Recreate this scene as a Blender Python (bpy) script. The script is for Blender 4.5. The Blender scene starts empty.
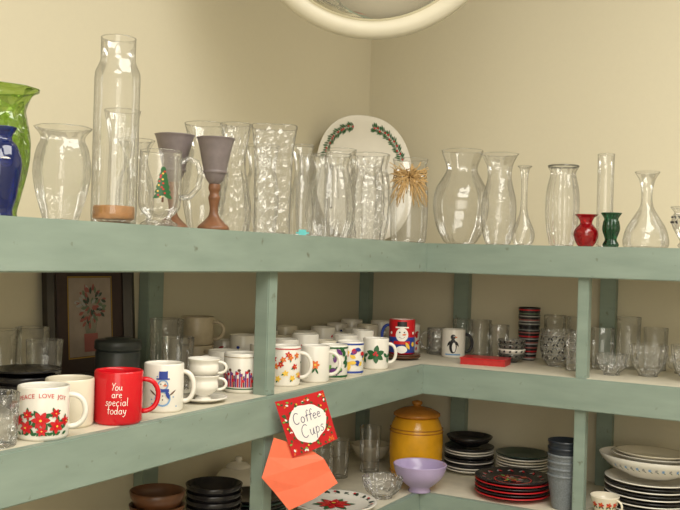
import bpy, math, random, bmesh
from math import sin, cos, pi, radians
from mathutils import Vector, Matrix
random.seed(7)
scene=bpy.context.scene
scene.view_settings.view_transform='Standard'
COL=scene.collection
# ------------------------------------------------------------ camera
EYE=1.45
th=radians(1.67); pit=radians(0.1)
fw=Vector((-0.494,0.870,0)).normalized(); rt=Vector((fw.y,-fw.x,0)); up=Vector((0,0,1))
fw2=fw*cos(pit)+up*sin(pit); up2=up*cos(pit)-fw*sin(pit)
R_=rt*cos(th)+up2*sin(th); U_=up2*cos(th)-rt*sin(th)
cam=bpy.data.cameras.new('camera'); co=bpy.data.objects.new('camera',cam); COL.objects.link(co)
cam.sensor_width=36; cam.lens=925/680*36; cam.clip_start=0.05
m=Matrix((R_,U_,-fw2)).transposed().to_4x4(); m.translation=Vector((1.171,-2.603,EYE)); co.matrix_world=m
scene.camera=co
# ------------------------------------------------------------ materials
def lin(c):
    return tuple(((x/255)/12.92 if x/255<=0.04045 else ((x/255+0.055)/1.055)**2.4) for x in c)
MATS={}
def mat(name,rgb,rough=0.4,bump=0.0,scale=40,var=0.0,spec=0.5,metal=0.0,coat=0.0):
    if name in MATS: return MATS[name]
    mt=bpy.data.materials.new(name); mt.use_nodes=True; nt=mt.node_tree; b=nt.nodes['Principled BSDF']
    c=lin(rgb); b.inputs['Base Color'].default_value=c+(1,); b.inputs['Roughness'].default_value=rough
    b.inputs['Specular IOR Level'].default_value=spec; b.inputs['Metallic'].default_value=metal; b.inputs['Coat Weight'].default_value=coat
    tc=nt.nodes.new('ShaderNodeTexCoord'); nz=nt.nodes.new('ShaderNodeTexNoise'); nz.inputs['Scale'].default_value=scale; nz.inputs['Detail'].default_value=4
    nt.links.new(tc.outputs['Object'],nz.inputs['Vector'])
    if var>0:
        r=nt.nodes.new('ShaderNodeValToRGB'); r.color_ramp.elements[0].position=.3; r.color_ramp.elements[1].position=.7
        r.color_ramp.elements[0].color=tuple(x*(1-var) for x in c)+(1,); r.color_ramp.elements[1].color=tuple(min(1,x*(1+var*.6)) for x in c)+(1,)
        nt.links.new(nz.outputs['Fac'],r.inputs['Fac']); nt.links.new(r.outputs['Color'],b.inputs['Base Color'])
    if bump>0:
        bp=nt.nodes.new('ShaderNodeBump'); bp.inputs['Strength'].default_value=bump; bp.inputs['Distance'].default_value=.002
        nt.links.new(nz.outputs['Fac'],bp.inputs['Height']); nt.links.new(bp.outputs['Normal'],b.inputs['Normal'])
    MATS[name]=mt; return mt
def glass(name,center,edge,milk=0.05,bump=0.15,scale=25,kind='noise',refl=1.0,milkcol=(1,1,1)):
    if name in MATS: return MATS[name]
    mt=bpy.data.materials.new(name); mt.use_nodes=True; nt=mt.node_tree; N=nt.nodes; L=nt.links
    N.remove(N['Principled BSDF']); out=N['Material Output']
    lw=N.new('ShaderNodeLayerWeight'); lw.inputs['Blend'].default_value=.35
    ramp=N.new('ShaderNodeValToRGB'); ramp.color_ramp.elements[0].color=center+(1,); ramp.color_ramp.elements[1].color=edge+(1,)
    ramp.color_ramp.elements[0].position=.45; ramp.color_ramp.elements[1].position=1.0
    L.new(lw.outputs['Facing'],ramp.inputs['Fac'])
    tr=N.new('ShaderNodeBsdfTransparent'); L.new(ramp.outputs['Color'],tr.inputs['Color'])
    gl=N.new('ShaderNodeBsdfGlossy'); gl.inputs['Roughness'].default_value=.07
    df=N.new('ShaderNodeBsdfDiffuse'); df.inputs['Color'].default_value=milkcol+(1,)
    fr=N.new('ShaderNodeMath'); fr.operation='MULTIPLY_ADD'; fr.inputs[1].default_value=.6*refl; fr.inputs[2].default_value=.045*refl
    L.new(lw.outputs['Fresnel'],fr.inputs[0])
    tc=N.new('ShaderNodeTexCoord')
    if kind=='noise': tx=N.new('ShaderNodeTexNoise'); h=tx.outputs['Fac']
    else: tx=N.new('ShaderNodeTexVoronoi'); h=tx.outputs['Distance']
    tx.inputs['Scale'].default_value=scale; L.new(tc.outputs['Object'],tx.inputs['Vector'])
    bp=N.new('ShaderNodeBump'); bp.inputs['Strength'].default_value=bump; bp.inputs['Distance'].default_value=.01
    L.new(h,bp.inputs['Height']); L.new(bp.outputs['Normal'],gl.inputs['Normal']); L.new(bp.outputs['Normal'],lw.inputs['Normal'])
    m1=N.new('ShaderNodeMixShader'); m1.inputs[0].default_value=milk; L.new(tr.outputs[0],m1.inputs[1]); L.new(df.outputs[0],m1.inputs[2])
    m2=N.new('ShaderNodeMixShader'); L.new(fr.outputs[0],m2.inputs[0]); L.new(m1.outputs[0],m2.inputs[1]); L.new(gl.outputs[0],m2.inputs[2])
    L.new(m2.outputs[0],out.inputs['Surface']); MATS[name]=mt; return mt
CLEAR=glass('clear_glass',(.97,.97,.96),(.54,.55,.52),.035,.15,24)
CUT=glass('cut_glass',(.95,.95,.94),(.44,.45,.42),.055,.6,56,'vor')
WAVY=glass('wavy_glass',(.955,.955,.945),(.48,.49,.46),.05,.34,40,'noise')
GREENG=glass('green_glass',(.40,.58,.12),(.10,.22,.02),.18,1.0,42,'vor',1.2,(.34,.50,.07))
BLUEG=glass('blue_glass',(.015,.05,.34),(.0,.01,.10),.25,.15,20,'noise',1.1,(.01,.04,.28))
REDG=glass('red_glass',(.55,.01,.02),(.12,.0,.0),.25,.1,20,'noise',1,(.5,.01,.02))
DGREENG=glass('dark_green_glass',(.03,.22,.10),(.0,.05,.02),.2,.1,20,'noise',1,(.0,.11,.05))
SMOKE=glass('smoked_glass',(.62,.62,.59),(.18,.18,.18),.05,.2,30)
WHITE=mat('white_glaze',(232,227,216),.18,0,30,.02)
CREAM=mat('cream_glaze',(224,215,194),.2,0,30,.03)
BEIGE=mat('beige_stoneware',(190,176,150),.35,.1,60,.1)
RED=mat('red_glaze',(206,22,34),.15,0,20,.03)
DECR=mat('decal_red',(196,28,36),.3); DECG=mat('decal_green',(36,92,50),.3); DECY=mat('decal_yellow',(232,190,70),.3)
DECB=mat('decal_blue',(40,66,150),.3); DECK=mat('decal_black',(26,26,30),.3); DECW=mat('decal_white',(240,236,228),.3)
DECP=mat('decal_purple',(104,48,120),.3); DECO=mat('decal_orange',(222,110,50),.3); DECS=mat('decal_grey',(150,150,146),.3); DECLB=mat('decal_light_blue',(120,160,200),.3)
DECLG=mat('decal_light_green',(110,170,70),.3); MUTG=mat('muted_leaf_green',(98,114,92),.5); MUTR=mat('muted_rose',(150,84,78),.5)
DARK=mat('dark_glaze',(38,36,38),.2,0,30,.1)
CHAR=mat('charcoal_glaze',(52,58,58),.35,0,30,.1)
DKGREEN=mat('dark_green_glaze',(46,66,56),.3,0,30,.1)
BROWN=mat('brown_glaze',(96,60,38),.3,.1,30,.25)
PURPLE=mat('grey_mauve_glaze',(122,112,112),.4,.15,60,.12)
STEMB=mat('brown_wood_stem',(120,80,54),.4,.2,40,.25)
YELLOW=mat('yellow_glaze',(228,166,36),.2,.05,30,.10)
OCHRE=mat('ochre_glaze',(186,122,44),.22,.05,30,.15)
LAV=mat('lavender_glaze',(182,166,204),.25,0,30,.05)
AMBER=mat('amber_wax',(196,138,74),.5,.2,80,.2)
RAFFIA=mat('raffia',(204,168,112),.75,.3,160,.25)
GREYP=mat('grey_ribbed_plastic',(124,130,134),.4,.8,220,.25)
DKBLUE=mat('dark_blue_plastic',(44,50,58),.35,.3,220,.05)
ORANGE=mat('salmon_paper',(236,112,78),.6,.1,60,.05)
PAPER=mat('white_paper',(240,236,230),.6,.05,60,.02)
INK=mat('purple_ink',(62,48,100),.6)
BLACKF=mat('black_wood_frame',(38,31,29),.3,.2,40,.2)
MATB=mat('picture_mat',(58,42,38),.6,.05,60,.1)
PICT=mat('picture_paper',(150,136,124),.5,.05,30,.12)
TEAL=mat('teal_ribbon',(96,190,190),.5)
GOLD=mat('gold_rim',(170,136,70),.3,metal=.8)
REDBOX=mat('red_card_box',(186,40,38),.45,.05,60,.1)
def sage():
    mt=bpy.data.materials.new('sage_green_paint'); mt.use_nodes=True; nt=mt.node_tree; N=nt.nodes; L=nt.links; b=N['Principled BSDF']
    tc=N.new('ShaderNodeTexCoord'); mp=N.new('ShaderNodeMapping'); mp.inputs['Scale'].default_value=(1.5,1.5,7)
    n1=N.new('ShaderNodeTexNoise'); n1.inputs['Scale'].default_value=4; n1.inputs['Detail'].default_value=7
    L.new(tc.outputs['Object'],mp.inputs['Vector']); L.new(mp.outputs[0],n1.inputs['Vector'])
    r=N.new('ShaderNodeValToRGB'); r.color_ramp.elements[0].position=.3; r.color_ramp.elements[1].position=.72
    r.color_ramp.elements[0].color=lin((128,144,132))+(1,); r.color_ramp.elements[1].color=lin((142,157,145))+(1,)
    L.new(n1.outputs['Fac'],r.inputs['Fac'])
    n2=N.new('ShaderNodeTexNoise'); n2.inputs['Scale'].default_value=34; n2.inputs['Detail'].default_value=5; L.new(tc.outputs['Object'],n2.inputs['Vector'])
    r2=N.new('ShaderNodeValToRGB'); r2.color_ramp.elements[0].position=.66; r2.color_ramp.elements[1].position=.73
    L.new(n2.outputs['Fac'],r2.inputs['Fac'])
    mx=N.new('ShaderNodeMixRGB'); L.new(r2.outputs[0],mx.inputs[0]); L.new(r.outputs[0],mx.inputs[1]); mx.inputs[2].default_value=lin((108,114,98))+(1,)
    L.new(mx.outputs[0],b.inputs['Base Color']); b.inputs['Roughness'].default_value=.45
    bp=N.new('ShaderNodeBump'); bp.inputs['Strength'].default_value=.2; bp.inputs['Distance'].default_value=.002; L.new(n1.outputs['Fac'],bp.inputs['Height']); L.new(bp.outputs[0],b.inputs['Normal'])
    return mt
SAGE=sage()
BOARD=mat('cream_shelf_paint',(216,209,188),.5,.15,25,.08)
WALL=mat('cream_wall_paint',(207,199,175),.85,.08,90,.01)
CEIL=mat('white_ceiling_paint',(228,226,220),.9,.2,60,.03)
FLOORM=mat('vinyl_floor',(156,148,132),.5,.05,12,.12)
# ------------------------------------------------------------ mesh builder
class B:
    def __init__(s): s.v=[];s.f=[];s.m=[];s.sm=[]
    def add(s,vs,fs,mt,smooth=True):
        o=len(s.v); s.v+= [tuple(v) for v in vs]
        for k,f in enumerate(fs):
            s.f.append(tuple(i+o for i in f)); s.m.append(mt[k] if isinstance(mt,list) else mt); s.sm.append(smooth)
    def lathe(s,prof,mt,seg=36,shape=None,c=(0,0,0),smooth=True):
        vs=[];rows=[]
        for (r,z) in prof:
            if r<1e-6: rows.append([len(vs)]); vs.append((c[0],c[1],c[2]+z))
            else:
                row=[]
                for i in range(seg):
                    a=2*pi*i/seg; q=r*(shape(a,z) if shape else 1)
                    row.append(len(vs)); vs.append((c[0]+q*cos(a),c[1]+q*sin(a),c[2]+z))
                rows.append(row)
        fs=[];ms=[]
        for j in range(len(rows)-1):
            A,Bq=rows[j],rows[j+1]; mm=mt[j] if isinstance(mt,list) else mt
            if len(A)==1 and len(Bq)==1: continue
            for i in range(seg):
                k=(i+1)%seg
                if len(A)==1: f=(A[0],Bq[k],Bq[i])
                elif len(Bq)==1: f=(A[i],A[k],Bq[0])
                else: f=(A[i],A[k],Bq[k],Bq[i])
                fs.append(f); ms.append(mm)
        s.add(vs,fs,ms,smooth)
    def tube(s,path,rad,mt,seg=10,closed=False,flat=1.0,capped=True):
        P=[Vector(p) for p in path]; n=len(P); vs=[];fs=[]
        ref=None
        for i,p in enumerate(P):
            if closed: t=(P[(i+1)%n]-P[i-1])
            else: t=(P[min(i+1,n-1)]-P[max(i-1,0)])
            t.normalize()
            if ref is None:
                ref=Vector((0,0,1)) if abs(t.z)<.9 else Vector((1,0,0))
            a=(ref-t*ref.dot(t)).normalized(); b=t.cross(a); ref=a
            r=rad[i] if isinstance(rad,(list,tuple)) else rad
            for k in range(seg):
                an=2*pi*k/seg; vs.append(p+a*(r*cos(an))+b*(r*flat*sin(an)))
        for i in range(n if closed else n-1):
            j=(i+1)%n
            for k in range(seg):
                l=(k+1)%seg; fs.append((i*seg+k,i*seg+l,j*seg+l,j*seg+k))
        if not closed and capped:
            fs.append(tuple(reversed(range(seg)))); fs.append(tuple((n-1)*seg+k for k in range(seg)))
        s.add(vs,fs,mt)
    def box(s,a,b,mt):
        v=[(x,y,z) for x in (a[0],b[0]) for y in (a[1],b[1]) for z in (a[2],b[2])]
        s.add(v,[(0,1,3,2),(4,6,7,5),(0,4,5,1),(2,3,7,6),(0,2,6,4),(1,5,7,3)],mt,False)
    def leaf(s,P,u,v,ln,wd,ang,mt,lay=1,n=5):
        ca,sa=cos(ang),sin(ang); vs=[];fs=[]
        for i in range(n+1):
            t=i/n; w=wd*.5*sin(pi*min(1,t*.98+.01))**.8
            for sg in (-1,0,1):
                x=t*ln; y=sg*w; vs.append(P(u+x*ca-y*sa,v+x*sa+y*ca,lay))
        for i in range(n):
            for k in (0,1): a=i*3+k; fs.append((a,a+3,a+4,a+1))
        s.add(vs,fs,mt)
    def disc(s,P,u,v,ru,rv,mt,lay=1,n=16,rings=3,r0=0.0,wob=0):
        vs=[];fs=[]
        if r0==0: vs.append(P(u,v,lay))
        base=len(vs)
        for j in range(rings+ (1 if r0>0 else 0)):
            q=(r0+(1-r0)*j/rings) if r0>0 else (j+1)/rings
            for i in range(n):
                a=2*pi*i/n; g=q*(1+wob*sin(3*a+1)+wob*sin(7*a)*.6); vs.append(P(u+ru*g*cos(a),v+rv*g*sin(a),lay))
        if r0==0:
            for i in range(n): fs.append((0,1+i,1+(i+1)%n))
        nr=rings+(1 if r0>0 else 0)
        for j in range(nr-1):
            for i in range(n):
                k=(i+1)%n; fs.append((base+j*n+i,base+(j+1)*n+i,base+(j+1)*n+k,base+j*n+k))
        s.add(vs,fs,mt)
    def rect(s,P,u0,v0,u1,v1,mt,lay=1,n=6):
        vs=[];fs=[]
        for i in range(n+1):
            u=u0+(u1-u0)*i/n; vs+= [P(u,v0,lay),P(u,v1,lay)]
        for i in range(n): fs.append((2*i,2*i+2,2*i+3,2*i+1))
        s.add(vs,fs,mt)
    def stroke(s,P,pts,w,mt,lay=1):
        vs=[];fs=[];n=len(pts)
        for i,(x,y) in enumerate(pts):
            a=pts[max(i-1,0)];b=pts[min(i+1,n-1)]; dx,dy=b[0]-a[0],b[1]-a[1]; l=math.hypot(dx,dy) or 1
            vs+=[P(x-dy/l*w/2,y+dx/l*w/2,lay),P(x+dy/l*w/2,y-dx/l*w/2,lay)]
        for i in range(n-1): fs.append((2*i,2*i+1,2*i+3,2*i+2))
        s.add(vs,fs,mt,False)
    def text(s,P,txt,size,u,v,mt,lay=1,arc=0,shear=0,sx=1):
        vs,fs=textmesh(txt)
        o=[]
        for (x,y) in vs:
            x=x*size*sx+shear*y*size; y=y*size
            if arc: y=y-arc*x*x
            o.append(P(u+x,v+y,lay))
        s.add(o,fs,mt,False)
    def mesh(s,name):
        me=bpy.data.meshes.new(name); me.from_pydata(s.v,[],s.f)
        ms=[]
        for x in s.m:
            if x not in ms: ms.append(x)
        for x in ms: me.materials.append(x)
        idx={x:i for i,x in enumerate(ms)}
        for p,mm,sm in zip(me.polygons,s.m,s.sm): p.material_index=idx[mm]; p.use_smooth=sm
        me.update(); return me
TM={}
def textmesh(txt):
    if txt in TM: return TM[txt]
    cu=bpy.data.curves.new('t','FONT'); cu.body=txt; cu.size=1; cu.align_x='CENTER'; cu.resolution_u=3
    o=bpy.data.objects.new('t',cu); COL.objects.link(o); bpy.context.view_layer.update()
    dg=bpy.context.evaluated_depsgraph_get(); me=bpy.data.meshes.new_from_object(o.evaluated_get(dg))
    r=([(v.co.x,v.co.y) for v in me.vertices],[tuple(p.vertices) for p in me.polygons])
    bpy.data.objects.remove(o); bpy.data.curves.remove(cu); bpy.data.meshes.remove(me); TM[txt]=r; return r
def arcp(cx,cy,rx,ry,a0,a1,st=24):
    n=max(3,int(abs(a1-a0)/st)); return [(cx+rx*cos(radians(a0+(a1-a0)*i/n)),cy+ry*sin(radians(a0+(a1-a0)*i/n))) for i in range(n+1)]
GL={'C':[arcp(.38,.5,.33,.5,50,310)],
 'o':[arcp(.24,.26,.19,.26,80,440)],
 'f':[[(.44,.92),(.33,1.02),(.22,.9),(.20,.5),(.19,-.02)],[(.04,.5),(.4,.55)]],
 'e':[[(.06,.28),(.38,.32),(.36,.46),(.22,.54),(.09,.42),(.07,.2),(.2,.0),(.42,.08)]],
 'u':[[(.05,.52),(.07,.15),(.18,0),(.32,.1),(.37,.52)],[(.37,.52),(.38,.1),(.46,0)]],
 'p':[[(.08,.52),(.09,.1),(.07,-.38)],[(.08,.36),(.22,.54),(.38,.4),(.34,.12),(.20,.02),(.08,.12)]],
 's':[[(.36,.48),(.2,.54),(.09,.42),(.28,.27),(.34,.12),(.2,0),(.04,.08)]],
 'Y':[[(.05,1.0),(.28,.55)],[(.52,1.02),(.28,.55),(.16,0)]],
 'a':[arcp(.22,.25,.17,.25,40,400),[(.39,.52),(.39,.12),(.47,0)]],
 'r':[[(.08,.52),(.09,0)],[(.09,.3),(.2,.5),(.36,.48)]],
 'c':[arcp(.25,.26,.18,.27,45,315)],
 'i':[[(.1,.5),(.11,.05),(.18,0)],[(.09,.70),(.12,.76)]],
 'l':[[(.1,1.0),(.1,.1),(.2,0)]],
 't':[[(.2,.9),(.19,.1),(.3,0)],[(.03,.55),(.38,.57)]],
 'd':[arcp(.2,.25,.16,.25,40,400),[(.38,1.0),(.38,.1),(.45,0)]],
 'y':[[(.06,.52),(.1,.2),(.22,.08),(.36,.25)],[(.38,.52),(.32,-.1),(.15,-.35),(.02,-.25)]]}
AD={'C':.78,'o':.52,'f':.42,'e':.48,'u':.55,'p':.48,'s':.42,'Y':.5,'a':.54,'r':.42,'c':.5,'i':.28,'l':.28,'t':.42,'d':.54,'y':.48}
def handwrite(q,P,word,u,v,s,wd,mt,slope=0,lay=3,center=False,shear=.12):
    if center: u-=sum(AD[c] for c in word)*s/2
    x=0
    for ch in word:
        for st in GL[ch]: q.stroke(P,[(u+(x+a+shear*b)*s,v+b*s*1.05+slope*x*s) for a,b in st],wd,mt,lay)
        x+=AD[ch]
def cylP(R,z0,a0=0.0,taper=None):
    def P(u,v,l=1):
        r=(taper(z0+v) if taper else R)+.0005+.0004*l; a=a0+u/R; return (r*cos(a),r*sin(a),z0+v)
    return P
def flatP(z,cx=0,cy=0):
    return lambda u,v,l=1:(cx+u,cy+v,z+.0004+.0004*l)
# ------------------------------------------------------------ things
def thing(name,parts,label,cat,loc,rot=0,group=None,kind=None):
    if len(parts)==1: top=bpy.data.objects.new(name,parts[0][1])
    else: top=bpy.data.objects.new(name,None); top.empty_display_size=.02
    COL.objects.link(top); top.location=loc; top.rotation_euler=(0,0,radians(rot))
    if len(parts)>1:
        for p in parts:
            o=bpy.data.objects.new(p[0],p[1]); COL.objects.link(o); o.parent=top
            if len(p)>2: o['label']=p[2]
    top['label']=label; top['category']=cat
    if group: top['group']=group
    if kind: top['kind']=kind
    return top
def struct(name,a,b,mt):
    q=B(); q.box(a,b,mt); o=bpy.data.objects.new(name,q.mesh(name)); COL.objects.link(o); o['kind']='structure'; return o
D=.46; H=3.0
struct('wall_left',(-D-.1,-4.5,0),(-D,D,H),WALL)
struct('wall_right',(-D-.1,D,0),(3.6,D+.1,H),WALL)
struct('wall_back',(-D-.1,-4.6,0),(3.6,-4.5,H),WALL)
struct('wall_east',(3.5,-4.5,0),(3.6,D,H),WALL)
struct('floor',(-D-.1,-4.6,-.1),(3.6,D+.1,0),FLOORM)
struct('ceiling',(-D-.1,-4.6,H),(3.6,D+.1,H+.1),CEIL)
S1,S2,S3=1.499,1.125,0.734
def bevbox(a,b,mt,name,bev=.0025):
    q=B(); q.box(a,b,mt); me=q.mesh(name)
    bm=bmesh.new(); bm.from_mesh(me); bmesh.ops.bevel(bm,geom=bm.edges[:],offset=bev,segments=2,affect='EDGES'); bm.to_mesh(me); bm.free(); return me
YE=-2.5; XE=1.9
levels=(.35,S3,S2,S1)
for z,wh in zip(levels,('near the floor','carrying plates and canisters','crowded with mugs','crowded with clear glass vases')):
    q=B(); t=z-.018
    xs=[(-D+.0005,YE),(-.0205,YE),(-.0205,.0205),(XE,.0205),(XE,D-.0005),(-D+.0005,D-.0005)]
    q.add([p+(z,) for p in xs]+[p+(t,) for p in xs],
        [(0,1,2,5),(2,3,4,5),(11,8,7,6),(11,10,9,8),(0,6,7,1),(1,7,8,2),(2,8,9,3),(3,9,10,4),(4,10,11,5),(5,11,6,0)],BOARD,False)
    ps=[('shelf_board',q.mesh('shelf_board'),'cream-painted shelf board'),
     ('face_board',bevbox((-.02,YE,z-.089),(0,-.0005,z),SAGE,'face_board')),
     ('face_board',bevbox((-.02,0,z-.089),(XE,.02,z),SAGE,'face_board'))]
    thing('wall_shelf',ps,'sage green painted corner shelf '+wh,'shelf',(0,0,0),group='painted wooden corner shelves')
for (x0,y0,x1,y1) in [(-.058,-.832,-.0205,-.794),(-.058,-2.45,-.0205,-2.41),(.462,.0205,.494,.055),(1.82,.0205,1.86,.055),
        (-D+.0005,-.78,-D+.035,-.72),(-D+.0005,-2.2,-D+.035,-2.14),(-D+.0005,.42,-D+.04,D-.0005),(-.085,D-.035,-.03,D-.0005),(.425,D-.035,.475,D-.0005),(1.4,D-.035,1.45,D-.0005)]:
    front=(x0>-.1 and y1<.1)
    thing('shelf_post',[('post',bevbox((x0,y0,0),(x1,y1,S1-.018),SAGE,'shelf_post'))],'sage green painted wooden post '+('at the shelf front edge' if front else 'against the back wall'),'post',(0,0,0),group='shelf support posts')
def lathe_obj(prof,mt,seg=40,shape=None):
    q=B(); q.lathe(prof,mt,seg,shape); return q
def smoothprof(pts,n=6):
    o=[]
    P=[pts[0]]+list(pts)+[pts[-1]]
    for i in range(1,len(P)-2):
        for k in range(n):
            t=k/n; a,b,c,d=P[i-1],P[i],P[i+1],P[i+2]
            o.append(tuple(.5*((2*b[j])+(-a[j]+c[j])*t+(2*a[j]-5*b[j]+4*c[j]-d[j])*t*t+(-a[j]+3*b[j]-3*c[j]+d[j])*t**3) for j in (0,1)))
    o.append(tuple(pts[-1])); return [(max(r,0),z) for r,z in o]
def gprof(pts,n=6,smooth=True):
    b=smoothprof(pts,n) if smooth else list(pts)
    r,z=b[-1]
    base=[(0,.006),(b[0][0]*.7,.004),(b[0][0]*.9,0)]
    return base+b+[(r+.0006,z+.0012),(r-.0012,z+.0022),(r-.0025,z+.0008)]
def vase(name,pts,mt,label,loc,cat='vase',shape=None,seg=40,smooth=True,rot=0,group='glassware on the top shelf',post=None,parts=None):
    q=lathe_obj(gprof(pts,6,smooth),mt,seg,shape)
    if post: post(q)
    p=[('body',q.mesh(name))]
    if parts: p+=parts
    return thing(name,p,label,cat,loc,rot,group)
ribs=lambda n,a:(lambda an,z:1+a*cos(n*an))
def squareish(p):
    def f(a,z): return 1/((abs(cos(a))**p+abs(sin(a))**p)**(1/p))
    return f
def facet(n,p=1.0):
    return lambda a,z: cos(pi/n)/cos(((a+pi/n)%(2*pi/n))-pi/n)*1.02
T=S1
vase('glass_vase',[(.036,.001),(.034,.012),(.042,.05),(.052,.10),(.053,.135),(.045,.175),(.044,.19),(.055,.215),(.066,.222)],GREENG,'green carved glass vase with flared rim',(-.13,-1.513,T),shape=lambda a,z:1+.02*cos(10*a+z*60),seg=70)
def bm_(q):
    P=cylP(.032,.085,0); q.disc(P,.0,0,.010,.008,DECW,1,16,3,.6); q.rect(P,-.006,-.002,.008,.002,DECW,1)
vase('glass_vase',[(.022,.001),(.021,.01),(.026,.03),(.0325,.07),(.033,.09),(.026,.112),(.018,.122),(.018,.13),(.024,.141)],BLUEG,'cobalt blue glass vase with a small white emblem',(-.037,-1.586,T),post=bm_,rot=-25)
vase('glass_vase',[(.030,.001),(.034,.015),(.046,.06),(.050,.095),(.045,.13),(.038,.148),(.040,.158),(.050,.170)],WAVY,'clear rounded glass vase with wavy flared rim',(-.105,-1.39,T),shape=lambda a,z:1+.03*cos(8*a),seg=64)
vase('glass_cylinder_vase',[(.041,.001),(.042,.02),(.042,.14),(.0425,.142),(.042,.144),(.042,.27),(.041,.282),(.033,.300),(.032,.305),(.032,.345)],CLEAR,'very tall clear glass cylinder vase with narrower neck',(-.05,-1.312,T),smooth=False)
q=B(); q.lathe([(0,0),(.036,0),(.038,.003),(.038,.022),(.036,.025),(0,.025)],AMBER,32)
thing('candle',[('body',q.mesh('candle'))],'amber wax candle layer inside the tall clear vase','candle',(-.05,-1.312,T+.008))
vase('glass_vase',[(.028,.001),(.027,.02),(.026,.10),(.025,.16),(.030,.20),(.036,.230)],CLEAR,'slender clear glass vase with flared rim',(-.135,-1.205,T),shape=ribs(12,.02),seg=72)
q=B(); q.lathe(gprof([(.036,.001),(.036,.006),(.026,.012),(.024,.018),(.034,.028),(.0415,.045),(.042,.10),(.041,.148)],5),CLEAR,40)
P=cylP(.043,.05,0)
for k in range(6):
    w=.015-.0022*k; z=.008+.009*k
    for sg in (-1,1):
        q.leaf(P,0,z+.006,w*1.4,.009,(-.5 if sg>0 else pi+.5),DECG,1); q.leaf(P,0,z+.008,w,.008,(-.1 if sg>0 else pi+.1),DECG,2)
    q.leaf(P,0,z,.012,.009,pi/2,DECG,1)
for k in range(14): q.disc(P,random.uniform(-.013,.013)*(1-k*.055),.006+.0038*k,.0019,.0019,DECR if k%3 else DECY,5,8,1)
q.rect(P,-.002,-.004,.002,.006,BROWN,2)
h=B(); h.tube([(0,.038,.128),(0,.055,.138),(0,.072,.132),(0,.080,.110),(0,.076,.082),(0,.060,.062),(0,.038,.058)],.0055,CUT,10)
thing('glass_mug',[('cup',q.mesh('cup')),('handle',h.mesh('handle'))],'clear glass mug with a decorated tree print','mug',(-.045,-1.190,T),-42)
def goblet(loc,hh,rr,lab):
    c=B(); z0=hh*.5
    c.lathe(smoothprof([(.006,z0-.004),(.016,z0+.006),(.0225,z0+.02),(.028,z0+.045),(rr-.004,hh-.012),(rr,hh-.002)],5)+[(rr+.001,hh),(rr-.003,hh),(rr-.007,hh-.014),(.02,z0+.022),(0,z0+.014)],PURPLE,40)
    c.lathe([(.0245,z0+.022),(.027,z0+.025),(.0255,z0+.029)],PURPLE,40)
    s=B(); s.lathe([(0,.004),(.028,0)]+smoothprof([(.034,.001),(.033,.008),(.022,.018),(.012,.03),(.009,.045),(.011,.06),(.013,.07),(.010,z0-.02),(.013,z0-.01),(.012,z0)],5)+[(0,z0)],STEMB,36)
    thing('goblet',[('cup',c.mesh('cup'),'grey-mauve glazed cup'),('stem',s.mesh('stem'),'turned brown stem and foot')],lab,'goblet',loc,0,'stoneware goblets')
goblet((-.14,-1.036,T),.205,.043,'stoneware goblet with grey-mauve cup behind glass mug')
goblet((-.05,-1.008,T),.198,.041,'stoneware goblet with grey-mauve cup and brown stem')
vase('glass_vase',[(.035,.001),(.04,.02),(.052,.08),(.053,.13),(.044,.19),(.04,.22),(.052,.27)],CLEAR,'wide clear glass vase behind the goblets',(-.265,-.77,T))
vase('glass_vase',[(.034,.001),(.040,.02),(.042,.06),(.032,.12),(.026,.16),(.029,.21),(.038,.26)],CUT,'curved clear glass vase with pinched waist',(-.15,-.80,T),shape=ribs(16,.02),seg=96)
vase('square_glass_vase',[(.042,.001),(.043,.01),(.043,.05),(.044,.12),(.046,.19),(.051,.235),(.054,.254)],CUT,'square clear ribbed glass vase flaring at rim',(-.062,-.765,T),shape=squareish(6),seg=64,rot=32)
vase('glass_vase',[(.028,.001),(.029,.02),(.031,.06),(.026,.11),(.018,.15),(.019,.18),(.028,.225)],CLEAR,'narrow clear glass vase',(-.06,-.640,T))
vase('glass_vase',[(.034,.001),(.038,.02),(.045,.08),(.040,.15),(.034,.18),(.044,.24)],CLEAR,'clear glass vase behind the square vase',(-.235,-.56,T),shape=ribs(10,.03),seg=60)
vase('glass_vase',[(.03,.001),(.036,.02),(.044,.06),(.040,.11),(.028,.15),(.03,.18),(.042,.205)],CUT,'short clear cut glass vase behind the goblets',(-.30,-.98,T),shape=ribs(12,.02),seg=72)
q=B(); q.box((-.006,-.009,0),(.006,.009,.014),TEAL); q.box((-.002,-.016,.004),(.002,.016,.008),TEAL)
thing('ribbon_tag',[('body',q.mesh('ribbon_tag'))],'small teal ribbon tag beside narrow vase','tag',(-.022,-.690,T),-60)
q=B(); q.lathe(gprof([(.044,.001),(.053,.015),(.064,.055),(.064,.10),(.055,.145),(.045,.180),(.045,.2),(.052,.220)]),WAVY,98,lambda a,z:1+.03*cos(14*a)+(.12*max(0,cos(a+pi/2))**6 if z>.19 else 0))
h=B(); h.tube([(0,.048,.19),(0,.068,.2),(0,.084,.18),(0,.086,.14),(0,.078,.10),(0,.060,.085)],.005,CLEAR,10)
thing('glass_pitcher',[('body',q.mesh('pb')),('handle',h.mesh('ph'))],'rounded clear ribbed glass pitcher with handle','pitcher',(-.075,-.468,T),30)
vase('glass_vase',[(.036,.001),(.04,.02),(.046,.1),(.047,.18),(.042,.23),(.046,.27)],CLEAR,'tall faceted clear glass vase behind the pitcher',(-.2,-.20,T),shape=facet(8),seg=64)
vase('glass_vase',[(.048,.001),(.052,.015),(.061,.07),(.063,.13),(.056,.185),(.050,.21),(.058,.248)],CUT,'wide clear cut glass vase with ridged sides',(-.085,-.235,T),shape=ribs(14,.04),seg=112)
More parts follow.
